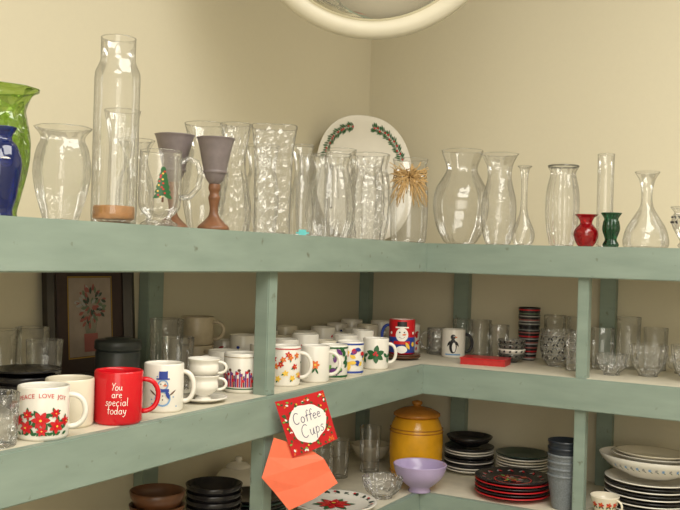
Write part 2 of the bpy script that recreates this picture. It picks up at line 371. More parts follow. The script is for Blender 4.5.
vase('glass_vase',[(.034,.001),(.038,.02),(.043,.08),(.043,.16),(.036,.2),(.040,.235)],WAVY,'squarish clear glass vase between pitcher and cut vase',(-.20,-.36,T),shape=squareish(4),seg=64,rot=20)
vase('glass_jar',[(.05,.001),(.052,.01),(.054,.1),(.052,.17),(.042,.195),(.041,.21),(.05,.235)],CLEAR,'clear glass jar next to the raffia jar',(-.19,-.06,T),cat='jar')
q=B(); q.lathe(gprof([(.050,.001),(.055,.01),(.058,.06),(.058,.15),(.052,.185),(.046,.20),(.046,.22),(.055,.258)]),CLEAR,48)
r=B(); rr=random.Random(11)
for k in range(8):
    r.tube([( (.0495+.002*rr.random())*cos(2*pi*i/28),(.0495+.002*rr.random())*sin(2*pi*i/28),.188+.005*k+.003*sin(i*1.3+k*2)) for i in range(28)],.0018,RAFFIA,6,closed=True)
for k in range(120):
    sg=rr.choice((-1,1)); L1=rr.uniform(.004,.062); dz=rr.uniform(-.095,.045); bx=rr.uniform(.0,.012)
    r.tube([(.052,rr.uniform(-.004,.004),.2),(.060+bx,sg*L1*.4,.2+dz*.3+rr.uniform(-.006,.012)),(.064+bx,sg*L1*.8,.2+dz*.7+rr.uniform(-.005,.005)),(.060+bx,sg*L1+rr.uniform(-.006,.006),.2+dz)],rr.uniform(.0008,.0016),RAFFIA,5)
for k in range(14):
    sg=rr.choice((-1,1)); w=rr.uniform(.014,.034); t_=rr.uniform(.008,.026)
    r.tube([(.052,0,.2),(.060,sg*w*.7,.2+t_),(.066,sg*w*1.2,.203),(.062,sg*w*.7,.2-t_*.8),(.052,0,.2)],.0014,RAFFIA,5)
thing('glass_jar',[('jar',q.mesh('jar')),('raffia_bow',r.mesh('raffia_bow'),'frayed pale raffia bundle tied at the neck')],'clear glass jar with frayed raffia tie','jar',(-.065,.0,T),-66)
def platter():
    q=B(); n=72
    def rad(a,p=2.35): return 1/((abs(cos(a))**p+abs(sin(a))**p)**(1/p))
    rings=[(0,.006),(.3,.006),(.55,.006),(.70,.007),(.76,.014),(.90,.022),(.985,.030),(1.0,.028),(.98,.024),(.80,.006),(.72,0),(0,0)]
    A_,B_=.188,.218
    vs=[];rows=[]
    for f,z in rings:
        if f==0: rows.append([len(vs)]); vs.append((0,0,z)); continue
        row=[]
        for i in range(n):
            a=2*pi*i/n; g=rad(a); row.append(len(vs)); vs.append((A_*f*g*cos(a),B_*f*g*sin(a),z))
        rows.append(row)
    fs=[]
    for j in range(len(rows)-1):
        A,C=rows[j],rows[j+1]
        for i in range(n):
            k=(i+1)%n
            if len(A)==1: fs.append((A[0],C[i],C[k]))
            elif len(C)==1: fs.append((A[k],A[i],C[0]))
            else: fs.append((A[k],A[i],C[i],C[k]))
    q.add(vs,fs,WHITE)
    q.tube([(-.128+.0197*i,.035+.018*sin(i*.5),.010) for i in range(14)],.007,WHITE,10)
    q.tube([(0,.035-.025*i,.010) for i in range(8)],.007,WHITE,10)
    def RP(u,v,l=1):
        a=math.atan2(v/B_,u/A_); f=math.hypot(u/A_,v/B_)/rad(a)
        z=.007 if f<.70 else (.007+(f-.70)/.06*.007 if f<.76 else .014+(f-.76)/.14*.008)
        return (u,v,z+.0008+.0004*l)
    for c0,c1 in ((radians(22),radians(76)),(radians(104),radians(160))):
        for i in range(22):
            a=c0+(c1-c0)*i/21; u,v=.835*A_*rad(a)*cos(a),.835*B_*rad(a)*sin(a)
            for d in (.9,-.9): q.leaf(RP,u,v,.019+.005*sin(i*1.7),.0062,a+pi/2+d,DECG if i%3 else MUTG,1+i%3)
            if i%2==1: q.disc(RP,u+.004*sin(i),v+.003*cos(i*2),.0036,.0036,DECR,6,8,1)
    return q
pl=thing('serving_platter',[('body',platter().mesh('platter'))],'white divided serving platter with holly garland leaning upright','platter',(0,0,0),0)
w=Vector((.55,.835,0)).normalized(); n=Vector((w.y,-w.x,0)); tilt=radians(5); nn=(n*cos(tilt)+Vector((0,0,1))*sin(tilt)); vv=nn.cross(w)
M=Matrix((w,vv,nn)).transposed().to_4x4(); M.translation=Vector((-.338,.19,T+.2175)); pl.matrix_world=M
vase('glass_vase',[(.040,.001),(.052,.010),(.074,.05),(.086,.10),(.088,.14),(.080,.18),(.060,.215),(.050,.235),(.050,.252),(.062,.286),(.066,.300)],CLEAR,'large round-bellied clear glass vase with flared neck',(.042,.160,T),seg=84,shape=ribs(14,.01))
vase('glass_vase',[(.034,.001),(.040,.012),(.050,.05),(.0535,.10),(.050,.145),(.040,.185),(.036,.21),(.040,.245),(.053,.272),(.056,.276)],WAVY,'clear glass vase with wide ruffled rim',(.196,.085,T),shape=lambda a,z:1+(.05*cos(7*a) if z>.25 else 0),seg=70)
vase('bud_vase',[(.024,.001),(.030,.01),(.034,.028),(.031,.048),(.019,.075),(.011,.105),(.0095,.15),(.010,.20),(.014,.225),(.021,.234)],CLEAR,'clear glass bud vase with bulbous base and thin neck',(.286,.052,T))
vase('glass_vase',[(.032,.001),(.036,.012),(.045,.06),(.048,.11),(.046,.16),(.038,.2),(.036,.215),(.044,.232)],WAVY,'tall clear ridged glass vase with thick dark rim',(.398,.065,T),shape=ribs(16,.02),seg=96,post=lambda q:q.tube([(.043*cos(2*pi*i/40),.043*sin(2*pi*i/40),.234) for i in range(40)],.0025,SMOKE,8,closed=True))
vase('small_glass_vase',[(.020,.001),(.026,.008),(.034,.028),(.033,.045),(.022,.06),(.017,.068),(.022,.082),(.032,.090)],REDG,'small ruby red glass vase with flared rim',(.474,.045,T))
vase('glass_cylinder_vase',[(.022,.001),(.023,.01),(.023,.2),(.024,.268)],CLEAR,'thin tall clear glass cylinder vase',(.5125,.1,T),smooth=False)
vase('small_glass_vase',[(.020,.001),(.022,.008),(.016,.02),(.018,.03),(.024,.05),(.022,.07),(.019,.08),(.028,.095)],DGREENG,'small dark green fluted glass vase',(.544,.048,T),shape=ribs(10,.05),seg=60)
vase('glass_decanter',[(.058,.001),(.062,.008),(.062,.025),(.054,.055),(.036,.085),(.020,.112),(.0155,.135),(.016,.165),(.022,.192),(.034,.212)],CLEAR,'clear glass decanter with wide base and narrow neck',(.634,.076,T))
def beads(q):
    for i in range(20):
        a=2*pi*i/20; q.lathe([(0,-.004),(.004,0),(0,.004)],DECK,8,c=(.0475*cos(a),.0475*sin(a),.072))
        q.lathe([(0,-.003),(.003,0),(0,.003)],DECK,8,c=(.046*cos(a+.15),.046*sin(a+.15),.086))
vase('glass_bowl',[(.025,.001),(.03,.008),(.024,.02),(.035,.04),(.046,.065),(.046,.085),(.04,.098),(.05,.112)],CLEAR,'clear footed glass bowl with black bead band',(.752,.06,T),cat='bowl',post=beads)

# ------------------------------------------------------------ mugs
def mugprof(r,h,t=.0045,foot=.93,taper=0):
    return [(0,.003),(r*foot*.85,.002),(r*foot*.9,0),(r*foot,.0005),(r*(1-taper),.006),(r*(1-taper*.5),h*.5),(r,h-.003),(r-.0008,h-.0006),(r-t*.5,h),(r-t+.0005,h-.001),(r-t,h-.004),(r-t-r*taper*.5,h*.5),(r*(1-taper)-t,.012),(r*.6,.007),(0,.007)]
def handle(r,h,mt,out=.03,th=.0048,top=.82,bot=.2,ang=90,flat=1.3):
    q=B(); pts=[]
    zt,zb=h*top,h*bot; zc=(zt+zb)/2; rz=(zt-zb)/2
    for i in range(15):
        a=pi/2-pi*i/14; pts.append((0,r-.003+out*max(0,cos(a))**.75,zc+rz*sin(a)))
    a=radians(ang-90); pts=[(p[0]*cos(a)-p[1]*sin(a),p[0]*sin(a)+p[1]*cos(a),p[2]) for p in pts]
    q.tube(pts,th,mt,10,flat=flat); return q.mesh('handle')
def mug(loc,r,h,label,body=WHITE,inside=None,hmat=None,rot=0,decal=None,hang=90,out=.03,group='mugs on the middle shelf',name='mug',taper=0,lower=None):
    q=B(); pr=mugprof(r,h,taper=taper)
    ms=[body]*(len(pr)-1)
    if lower: ms[4]=lower
    if inside:
        for k in range(9,len(ms)): ms[k]=inside
    q.lathe(pr,ms,40)
    if decal: decal(q,r,h)
    parts=[('cup',q.mesh('cup')),('handle',handle(r,h,hmat or body,out=out,ang=hang))]
    return thing(name,parts,label,'mug',loc,rot,group)
def d_poin(q,r,h):
    P=cylP(r,0,0)
    fl=[(-.002,.40,1.0),(-.026,.26,.8),(.024,.28,.85),(-.024,.50,.6),(.022,.52,.55),(.0,.20,.6),(-.042,.38,.6),(.042,.36,.6)]
    for j,(u,v,s) in enumerate(fl):
        for k in range(4): q.leaf(P,u,h*v,.020*s,.009*s,radians(35+90*k+j*20),DECG,1)
        for k in range(6): q.leaf(P,u,h*v,.0155*s,.0085*s,radians(60*k+j*13),DECR,3)
        for k in range(5): q.leaf(P,u,h*v,.009*s,.005*s,radians(72*k+j*13),RED,5)
        q.disc(P,u,h*v,.0022*s,.0022*s,DECY,8,8,1)
    for k in range(12): q.leaf(P,-.036+.0065*k,h*.12,.010,.005,.4 if k%2 else 2.7,DECG,2)
    q.text(P,'PEACE  LOVE  JOY',.0105,0,h*.82,DECR,2,arc=4.0)
mug((-.052,-1.467,S2),.0435,.090,'white mug with red poinsettias reading PEACE LOVE JOY',rot=-45,decal=d_poin,hang=88)
mug((-.098,-1.362,S2),.044,.088,'plain cream mug beside the poinsettia mug',body=CREAM,rot=-45,hang=170)
def d_special(q,r,h):
    P=cylP(r,0,-.06)
    for t_,s_,v in (('You',.0130,.67),('are',.0130,.53),('special',.0142,.38),('today',.0142,.225)):
        handwrite(q,P,t_,0,h*v,s_,.00115,DECW,center=True,lay=2,shear=.08)
mug((-.052,-1.283,S2),.0455,.099,'red mug with white script reading You are special today',body=RED,rot=-47,decal=d_special,hang=92,out=.032)
def d_snow(q,r,h):
    P=cylP(r,0,0)
    q.disc(P,0,h*.30,.016,.016,DECLB,1,20,3,.78); q.disc(P,0,h*.58,.011,.011,DECLB,1,20,3,.75)
    q.rect(P,-.013,h*.69,.013,h*.72,DECB,2); q.rect(P,-.008,h*.72,.009,h*.86,DECB,2); q.rect(P,-.011,h*.44,.012,h*.50,DECB,3)
    q.leaf(P,.006,h*.48,.02,.007,radians(-70),DECB,3); q.leaf(P,0,h*.57,.009,.003,0,DECO,3)
    for u,v in ((-.004,.6),(.004,.6),(0,.36),(0,.28)): q.disc(P,u,h*v,.0013,.0013,DECK,3,8,1)
    for s in (-1,1): q.leaf(P,s*.013,h*.36,.018,.003,radians(40 if s>0 else 140),BROWN,2)
    for k in range(9): q.disc(P,random.uniform(-.03,.03),random.uniform(.1,.9)*h,.0016,.0016,DECLB,1,8,1)
mug((-.073,-1.128,S2),.0405,.098,'white mug with a blue snowman print',rot=-52,decal=d_snow,hang=85,out=.024)
def plateprof(R,h=.018,t=.0035,foot=.5):
    return [(0,0),(R*foot,0),(R*(foot+.08),.002),(R-.003,h-.002),(R,h),(R-.001,h+t*.6),(R-.006,h+t*.4),(R*(foot+.12),.003+t),(R*foot,t),(0,t)]
def plate(R,loc,mt,label,rot=0,group=None,h=.018,decal=None,foot=.5,rim=None,name='plate',cat='plate',shape=None):
    q=B(); pr=plateprof(R,h,foot=foot); ms=[mt]*(len(pr)-1)
    if rim: ms[6]=rim
    q.lathe(pr,ms,48,shape)
    if decal: decal(q,R)
    return thing(name,[('body',q.mesh(name))],label,cat,loc,rot,group)
plate(.054,(-.080,-.988,S2),WHITE,'small white saucer under the stacked teacups',h=.010,name='saucer',cat='saucer')
def cupobj(loc,lab,rot,grp=None):
    q=B(); q.lathe([(0,.003),(.014,.002),(.015,0),(.018,0),(.0175,.004),(.012,.009)]+smoothprof([(.022,.014),(.032,.026),(.0325,.036),(.031,.044),(.036,.054)],4)+[(.0345,.055),(.0295,.044),(.0305,.034),(.02,.018),(0,.014)],WHITE,40)
    thing('teacup',[('cup',q.mesh('cup')),('handle',handle(.0325,.054,WHITE,out=.020,th=.0032,top=.88,bot=.42,ang=86))],lab,'teacup',loc,rot,grp)
cupobj((-.080,-.988,S2+.0042),'small footed white teacup on a white saucer',-52,'stacked white teacups')
cupobj((-.080,-.988,S2+.0042+.036),'small footed white teacup stacked inside another teacup',-58,'stacked white teacups')
def d_pat(q,r,h):
    P=cylP(r,0,0); cs=[DECR,DECP,DECR,BROWN,DECP]
    for k in range(26):
        u=-.055+.0045*k; q.rect(P,u,h*.16,u+.0035,h*(.35+.22*abs(sin(k*1.9))),cs[k%5],1,2)
        q.disc(P,u,h*(.45+.14*sin(k*1.3)),.004,.0035,cs[(k+2)%5],2,8,1)
    q.rect(P,-.06,h*.10,.06,h*.13,DECG,1,20)
    q.rect(P,-.06,h*.9,.06,h*.915,GOLD,1,20)
mug((-.105,-.81,S2),.0425,.092,'white mug with a red and purple village pattern',rot=-55,decal=d_pat,hang=150)
def d_blot(cols,seed,big=False,sz=1.5):
    def f(q,r,h):
        rr=random.Random(seed); P=cylP(r,0,0); n=26 if big else 14; sc=sz if big else 1
        for k in range(n):
            u,v=rr.uniform(-.045,.045),h*rr.uniform(.22,.78); c=cols[rr.randrange(len(cols))]
            if k%2: q.disc(P,u,v,sc*rr.uniform(.003,.007),sc*rr.uniform(.003,.007),c,1+k%5,10,2)
            else: q.leaf(P,u,v,sc*rr.uniform(.01,.016),sc*.007,rr.uniform(0,6),c,1+k%5)
        if big: q.rect(P,-.06,h*.9,.06,h*.95,cols[0],1,20); q.rect(P,-.06,h*.06,.06,h*.12,cols[0],1,20)
    return f
def d_flor(q,r,h):
    rr=random.Random(21); P=cylP(r,0,0)
    for k in range(16):
        u,v=-.045+.006*k,h*rr.uniform(.2,.8)
        for j in range(5): q.leaf(P,u,v,.0085,.0048,j*1.257+k,[DECR,DECO,DECY][k%3],2)
        q.leaf(P,u,v,.012,.004,rr.uniform(3.5,5.5),DECG,1); q.disc(P,u,v,.0016,.0016,DECY,4,8,1)
    q.rect(P,-.06,h*.92,.06,h*.945,DECR,1,20)
def d_motif(q,r,h):
    P=cylP(r,0,0)
    for j in range(6): q.leaf(P,0,h*.5,.012,.007,j*1.047,DECO,2)
    q.disc(P,0,h*.5,.003,.003,DECY,4,10,1); q.leaf(P,0,h*.42,.018,.005,-1.1,DECG,1); q.leaf(P,0,h*.42,.016,.005,-2.1,DECG,1)
def d_holly(q,r,h):
    P=cylP(r,0,0)
    for a in (.3,2.84,1.4,-.6,3.7,-1.5): q.leaf(P,0,h*.50,.027,.015,a,DECG,1+int(abs(a)))
    for u in (-.038,.038):
        for a in (.6,2.4,-1.2): q.leaf(P,u,h*.4,.018,.010,a,DECG,2)
    for u,v in ((-.004,.50),(.004,.48),(0,.56)): q.disc(P,u,h*v,.0036,.0036,DECR,6,10,2)
mug((-.085,-.655,S2),.039,.1,'white mug with small red and yellow flowers',rot=-58,decal=d_flor,hang=88)
mug((-.062,-.545,S2),.037,.094,'white mug with a small orange flower motif',body=WHITE,rot=-59,decal=d_motif,hang=84)
mug((-.062,-.452,S2),.0385,.09,'white mug with bold green and purple pattern',rot=-62,decal=d_blot([DECG,DECLG,DECP,DECG],9,True),hang=170)
mug((-.070,-.345,S2),.038,.092,'white mug with multicoloured blue and yellow pattern',rot=-62,decal=d_blot([DECB,DECY,DECR],14,True),hang=160)
mug((-.072,-.185,S2),.038,.09,'white mug with a green holly sprig',rot=-63,decal=d_holly,hang=92,out=.024)
plate(.062,(-.125,.10,S2),BROWN,'brown stoneware plate under the red and blue mug',h=.01,group='brown plates')
plate(.062,(-.125,.10,S2+.006),BROWN,'brown stoneware plate under the red and blue mug',h=.01,group='brown plates')
def d_rb(q,r,h):
    P=cylP(r,0,0)
    q.disc(P,0,h*.57,.020,.022,DECW,3,20,4); q.rect(P,-.026,h*.30,.026,h*.39,DECR,4,12); q.leaf(P,.012,h*.36,.026,.011,radians(-60),DECY,5)
    q.rect(P,-.021,h*.76,.021,h*.80,DECW,4,10); q.rect(P,-.015,h*.80,.015,h*.94,DECK,3,6); q.leaf(P,.0,h*.57,.014,.005,.1,DECO,5)
    q.disc(P,0,h*.15,.018,.012,DECW,2,16,3)
    for u in (-.007,.007): q.disc(P,u,h*.64,.0024,.0024,DECK,5,8,1)
    for k in range(5): q.disc(P,-.008+.004*k,h*.50-.003*(1-abs(k-2)/2)*1.2,.0011,.0011,DECK,5,8,1)
    for u in (-.036,.038): q.disc(P,u,h*.3,.006,.008,DECR if u<0 else DECY,5,10,2); q.disc(P,u,h*.62,.004,.005,DECW,5,8,1)
mug((-.125,.10,S2+.0175),.042,.112,'red and blue mug with a smiling snowman face',body=DECR,lower=DECB,inside=WHITE,rot=-64,decal=d_rb,hang=-95,out=.026,hmat=DECB)
def d_pen(q,r,h):
    P=cylP(r,0,-.05)
    q.disc(P,0,h*.42,.0125,.024,DECK,1,18,3); q.disc(P,.003,h*.38,.006,.016,DECW,3,14,3); q.disc(P,0,h*.74,.008,.009,DECK,2,12,2)
    q.leaf(P,.005,h*.74,.009,.004,0,DECO,4); q.disc(P,.003,h*.77,.0014,.0014,DECW,5,8,1)
    for s in (-1,1): q.leaf(P,s*.010,h*.6,.02,.006,radians(-90+s*25),DECK,2)
    q.rect(P,-.026,h*.10,.026,h*.15,DECLB,1,12)
mug((-.021,.283,S2),.039,.094,'white mug with a black and white penguin',rot=-67,decal=d_pen,hang=92,out=.026,hmat=DECK)
mug((-.10,.33,S2),.036,.09,'clear glass mug next to the penguin mug',body=CUT,rot=-67,hang=-90,out=.024)
labs=['plain white mug in the crowd of mugs','white mug with green holly print','white mug with red print','cream mug in the crowd of mugs','white mug with blue print']
kk=0
rows=[(-.185,[-.60,-.50,-.40,-.29,-.17,-.06]),(-.285,[-.55,-.45,-.35,-.24,-.13,-.03,.07,.17,.27]),(-.385,[-.50,-.40,-.30,-.19,-.08,.03,.13,.23,.33]),(-.20,[.21,.32])]
for x,ys in rows:
    for y in ys:
        kk+=1; t=(kk*7)%5
        dec=[None,d_blot([DECG,DECR],kk+40),d_blot([DECR],kk+60),None,d_blot([DECB,DECLB],kk+80)][t]
        mug((x,y+random.uniform(-.004,.004),S2),.036+.002*(kk%2),.083+.008*(kk%4),labs[t],body=CREAM if t==3 else WHITE,rot=-60+random.uniform(-8,8),decal=dec,hang=random.choice((100,-75)),out=.020)
mug((-.375,-.64,S2),.044,.08,'beige stoneware mug at the bottom of a stack',body=BEIGE,rot=-50,hang=30)
mug((-.375,-.64,S2+.08),.044,.075,'beige stoneware mug stacked on another',body=BEIGE,rot=-50,hang=80)
mug((-.21,-.74,S2),.04,.085,'plain white mug behind the village mug',rot=-50,hang=-80)
q=B(); q.lathe([(0,.002),(.046,0),(.049,.004),(.050,.02),(.050,.095),(.048,.099),(0,.099)],CHAR,40)
l=B(); l.lathe([(0,.0995),(.050,.0995),(.0525,.102),(.0525,.118),(.050,.122),(.030,.123),(.029,.126),(0,.1265)],CHAR,40)
thing('canister',[('body',q.mesh('body')),('lid',l.mesh('lid'))],'dark charcoal canister with flat lid','canister',(-.30,-1.021,S2))
def bowlprof(R,h,t=.004,foot=.42):
    return [(0,.003),(R*foot*.85,.003),(R*foot*.9,0),(R*foot,0),(R*(foot+.06),.004),(R*.8,h*.42),(R*.95,h*.75),(R,h-.001),(R-t*.5,h),(R-t,h-.002),(R*.95-t,h*.75),(R*.8-t,h*.44),(R*.4,.01),(0,.008)]
def bowl(R,h,loc,mt,label,group=None,shape=None,rot=0,name='bowl',cat='bowl',seg=48,decal=None):
    q=B(); q.lathe(bowlprof(R,h),mt,seg,shape)
    if decal: decal(q,R,h)
    return thing(name,[('body',q.mesh(name))],label,cat,loc,rot,group)
for k in range(3): bowl(.060,.04,(-.27,-1.31,S2+.0165*k),DARK,'black glazed bowl in a low nested stack','stack of black bowls')
plate(.068,(-.27,-1.31,S2+.074),DARK,'black plate resting on the black bowls',h=.010)
def tumbler(r,h,loc,label,mt=CLEAR,taper=.12,rb=0,group='drinking glasses on the middle shelf'):
    vase('drinking_glass',[(r*(1-taper),.001),(r*(1-taper),.01),(r,h)],mt,label,loc,cat='glass',smooth=False,shape=ribs(12,rb) if rb else None,group=group)
tumbler(.038,.15,(-.40,-1.27,S2),'clear drinking glass behind black bowls')
tumbler(.036,.15,(-.40,-1.18,S2),'clear drinking glass beside the framed picture')
tumbler(.038,.13,(-.33,-1.21,S2),'ribbed drinking glass behind black bowls',WAVY,rb=.02)
tumbler(.042,.155,(-.345,-.80,S2),'tall clear glass beside the framed picture',WAVY,rb=.02)
tumbler(.038,.12,(-.25,-.87,S2),'clear drinking glass near the canister')
q=B(); q.lathe(gprof([(.036,.001),(.038,.012),(.040,.085)],5,False),CUT,48,ribs(14,.02)); h=B(); h.tube([(0,.038,.072),(0,.055,.074),(0,.064,.055),(0,.058,.03),(0,.038,.02)],.005,CLEAR,10)
thing('glass_mug',[('cup',q.mesh('cup')),('handle',h.mesh('handle'))],'clear ribbed glass mug beside the poinsettia mug','mug',(-.06,-1.565,S2),-160)
q=B(); W_,H_=.285,.335; fr=.034
def mitre(q):
    o=[(0,0),(W_,0),(W_,H_),(0,H_)]; i=[(fr,fr),(W_-fr,fr),(W_-fr,H_-fr),(fr,H_-fr)]; mid=[(fr*.45,fr*.45),(W_-fr*.45,fr*.45),(W_-fr*.45,H_-fr*.45),(fr*.45,H_-fr*.45)]
    vs=[(0,)+p for p in o]+[(.016,)+p for p in o]+[(.022,)+p for p in mid]+[(.010,)+p for p in i]+[(0,)+p for p in i]
    fs=[]
    for j in range(4):
        for k in range(4): l=(k+1)%4; fs.append((j*4+k,j*4+l,j*4+4+l,j*4+4+k))
    for k in range(4): l=(k+1)%4; fs.append((16+k,16+l,l,k))
    q.add(vs,fs,BLACKF,False)
mitre(q)
p=B(); p.box((.001,fr-.002,fr-.002),(.006,W_-fr+.002,H_-fr+.002),MATB)
def PP(u,v,l=1): return (.0062+.0003*l,u,v)
p.rect(PP,.074,.072,W_-.074,H_-.078,PICT,1)
for (a,b,c,d) in ((.070,.068,.073,H_-.074),(W_-.073,.068,W_-.070,H_-.074),(.070,H_-.077,W_-.070,H_-.074),(.070,.068,W_-.070,.071)): p.rect(PP,a,b,c,d,GOLD,2)
rr=random.Random(5)
for k in range(80):
    a=rr.uniform(0,2*pi); g=rr.uniform(.1,1); p.leaf(PP,.142+.038*g*cos(a),.190+.040*g*sin(a),.017,.008,a+rr.uniform(-.7,.7),[MUTG,DECS,MUTR,MUTR,DKGREEN][k%5],3+k%4)
for k in range(9): p.stroke(PP,[(.142+.002*(k-4),.10),(.142+.006*(k-4),.17)],.0015,MUTG,3)
p.rect(PP,.120,.082,.164,.125,MUTR,4)
f=thing('framed_picture',[('frame',q.mesh('frame'),'black moulded wooden frame'),('picture',p.mesh('picture'),'muted botanical print in a dark mat')],'black framed botanical print leaning on the wall','picture',(-.425,-1.12,S2),0)
f.rotation_euler=(0,radians(-4),0)
q=B(); q.box((-.07,-.045,0),(.07,.045,.018),REDBOX); q.box((-.072,-.047,.0181),(.072,.047,.0215),DECR)
thing('card_box',[('body',q.mesh('card_box'))],'thin flat red cardboard box on the middle shelf','box',(.14,.160,S2),8)
def d_sb(q,R,h):
    for k in range(14):
        a=2*pi*k/14
        def DP(u,v,l=1,a=a): s_=R*.90+.35*v+.002+.0004*l; return (s_*cos(a)-u*sin(a),s_*sin(a)+u*cos(a),h*.66+v)
        q.leaf(DP,-.004,0,.009,.006,.6,DECK,2)
for k in range(4): bowl(.045,.03,(.185,.275,S2+.015*k),[SMOKE,WHITE,CUT,CUT][k],['smoked glass','white','clear patterned glass','clear patterned glass'][k]+' small bowl in a stack','stack of small bowls',decal=d_sb)
for k in range(4):
    q=B(); pr=[(0,.002),(.022,0),(.024,.002)]; ms=[DECK,DECK]
    cyc=[[DECK,DECS,MUTR,DECK,DARK,DECS,DECK,DECR,DECK,DARK,MUTR,DECK],[DARK,DECK,DECS,DECK,MUTG,DECK,DARK,DECR,DECK,DECS,DECK,DARK]][k%2]
    for j in range(24):
        pr.append((.024+.00054*j,.004+.0041*j)); ms.append(cyc[(j+k*3)%12])
    pr+=[(.0360,.1000),(.0345,.098),(.0225,.008),(0,.006)]; ms+=[DECK,DARK,DARK,DARK]
    q.lathe(pr,ms,36)
    thing('striped_cup',[('body',q.mesh('striped_cup'))],'dark cup with fine red and grey stripes, nested','cup',(.205,.385,S2+.025*k),0,'stack of striped cups')
def pat(q):
    for j,(z,R0) in enumerate(((.030,.048),(.050,.054),(.070,.055),(.088,.053))):
        P=cylP(R0,z)
        for i in range(20):
            u=2*pi*R0*i/20; q.leaf(P,u,-.006,.012,.0042,radians(55 if (i+j)%2 else 125),DECK,1)
        q.tube([((R0+.001)*cos(2*pi*i/40),(R0+.001)*sin(2*pi*i/40),z+.010) for i in range(40)],.0009,DECS,5,closed=True)
vase('glass_cup',[(.030,.001),(.034,.008),(.046,.028),(.054,.055),(.0545,.080),(.051,.100),(.053,.114)],CUT,'rounded glass cup with black diamond pattern',(.335,.275,S2),cat='glass',post=pat,group='drinking glasses on the middle shelf')
for x,y,r,hh in [(.03,.40,.036,.12),(.11,.36,.034,.11),(.285,.41,.036,.15),(.365,.40,.036,.15),(.415,.20,.034,.11),(.53,.38,.037,.16),(.47,.30,.036,.125),(.61,.39,.037,.13),(-.03,.385,.034,.12)]:
    tumbler(r,hh,(x,y,S2),'clear drinking glass among glasses near the wall',WAVY if hh>.125 else CLEAR,rb=.015)
def gbowl(R,h,loc,label,mt=CUT,grp='glass bowls'):
    vase('glass_bowl',[(R*.5,.001),(R*.52,.008),(R*.8,h*.35),(R*.95,h*.7),(R,h)],mt,label,loc,cat='bowl',shape=ribs(16,.03),seg=96,group=grp)
gbowl(.055,.09,(.624,.215,S2),'clear cut glass bowl on the middle shelf'); gbowl(.045,.06,(.53,.165,S2),'small clear glass bowl on the middle shelf')
gbowl(.06,.10,(.755,.17,S2),'clear cut glass bowl near the shelf edge'); gbowl(.05,.05,(.70,.35,S2),'shallow clear glass bowl near the wall')
# ------------------------------------------------------------ bottom shelf
q=B(); q.lathe([(0,.003),(.070,0)]+smoothprof([(.075,.001),(.081,.012),(.087,.06),(.088,.11),(.086,.155),(.076,.184),(.070,.194)],5)+[(.064,.196),(0,.196)],YELLOW,48)
for z,rr_ in ((.02,.0840),(.150,.0875),(.160,.0865)): q.tube([(rr_*cos(2*pi*i/44),rr_*sin(2*pi*i/44),z) for i in range(44)],.0018,OCHRE,6,closed=True)
l=B(); l.lathe([(0,.197),(.072,.197),(.078,.201),(.077,.208)]+smoothprof([(.070,.213),(.048,.223),(.020,.229),(.012,.232),(.017,.238),(.015,.246),(0,.250)],5),OCHRE,48)
thing('lidded_canister',[('body',q.mesh('body')),('lid',l.mesh('lid'),'orange-brown low domed lid')],'yellow glazed ceramic canister with orange-brown lid','canister',(-.105,.190,S3),30)
q=B(); q.lathe([(0,.004),(.026,.004),(.028,0),(.034,0),(.035,.003),(.030,.012)]+smoothprof([(.044,.022),(.066,.042),(.077,.062),(.082,.082)],4)+[(.083,.084),(.081,.0855),(.078,.083),(.073,.062),(.062,.044),(.04,.026),(0,.018)],LAV,56)
thing('bowl',[('body',q.mesh('bowl'))],'lavender footed bowl with plain round rim','bowl',(-.008,.012,S3))
gbowl(.060,.06,(-.068,-.124,S3),'clear glass bowl beside the lavender bowl',grp='glass bowls')
def d_pp(q,R):
    Pp=flatP(.0045,0,0)
    for k in range(6): q.leaf(Pp,0,0,.062,.022,radians(60*k+15),DECG,1)
    for k in range(8): q.leaf(Pp,0,0,.050,.022,radians(45*k),DECR,3)
    for k in range(7): q.leaf(Pp,0,0,.03,.014,radians(51*k+20),RED,6)
    q.disc(Pp,0,0,.006,.006,DECY,10,10,2)
    def RP(u,v,l=1):
        rr=math.hypot(u,v); z=.0068+(rr-R*.74)/(R*.25)*.0085
        return (u,v,z+.0006+.0003*l)
    for k in range(44):
        a=2*pi*k/44; q.leaf(RP,R*.80*cos(a),R*.80*sin(a),.020,.011,a+(.7 if k%2 else -.5),DKGREEN if k%3 else DECG,1+k%3)
        if k%4==0: q.disc(RP,R*.88*cos(a),R*.88*sin(a),.0045,.0045,DECR,6,8,1)
plate(.116,(-.125,-.315,S3),WHITE,'plain white plate under the poinsettia plate',foot=.6,h=.014,group='poinsettia plates')
plate(.124,(-.125,-.315,S3+.008),WHITE,'white dinner plate with red poinsettia and dark leafy rim',decal=d_pp,group='poinsettia plates',foot=.6,rot=20,h=.014)
for k in range(9): plate(.084,(.020,.350,S3+.009*k),DARK if k in(2,4,5,8) else WHITE,('dark glazed' if k in(2,4,5,8) else 'white')+' plate in a mixed stack',h=.016,group='mixed small plates')
bowl(.078,.035,(.020,.350,S3+.089),DARK,'dark glazed bowl on the mixed plate stack')
for k in range(5): plate(.115,(.25,.13,S3+.009*k),DARK if k%2 else DECR,('black' if k%2 else 'red')+' dinner plate in a low stack',h=.016,group='red and black plates')
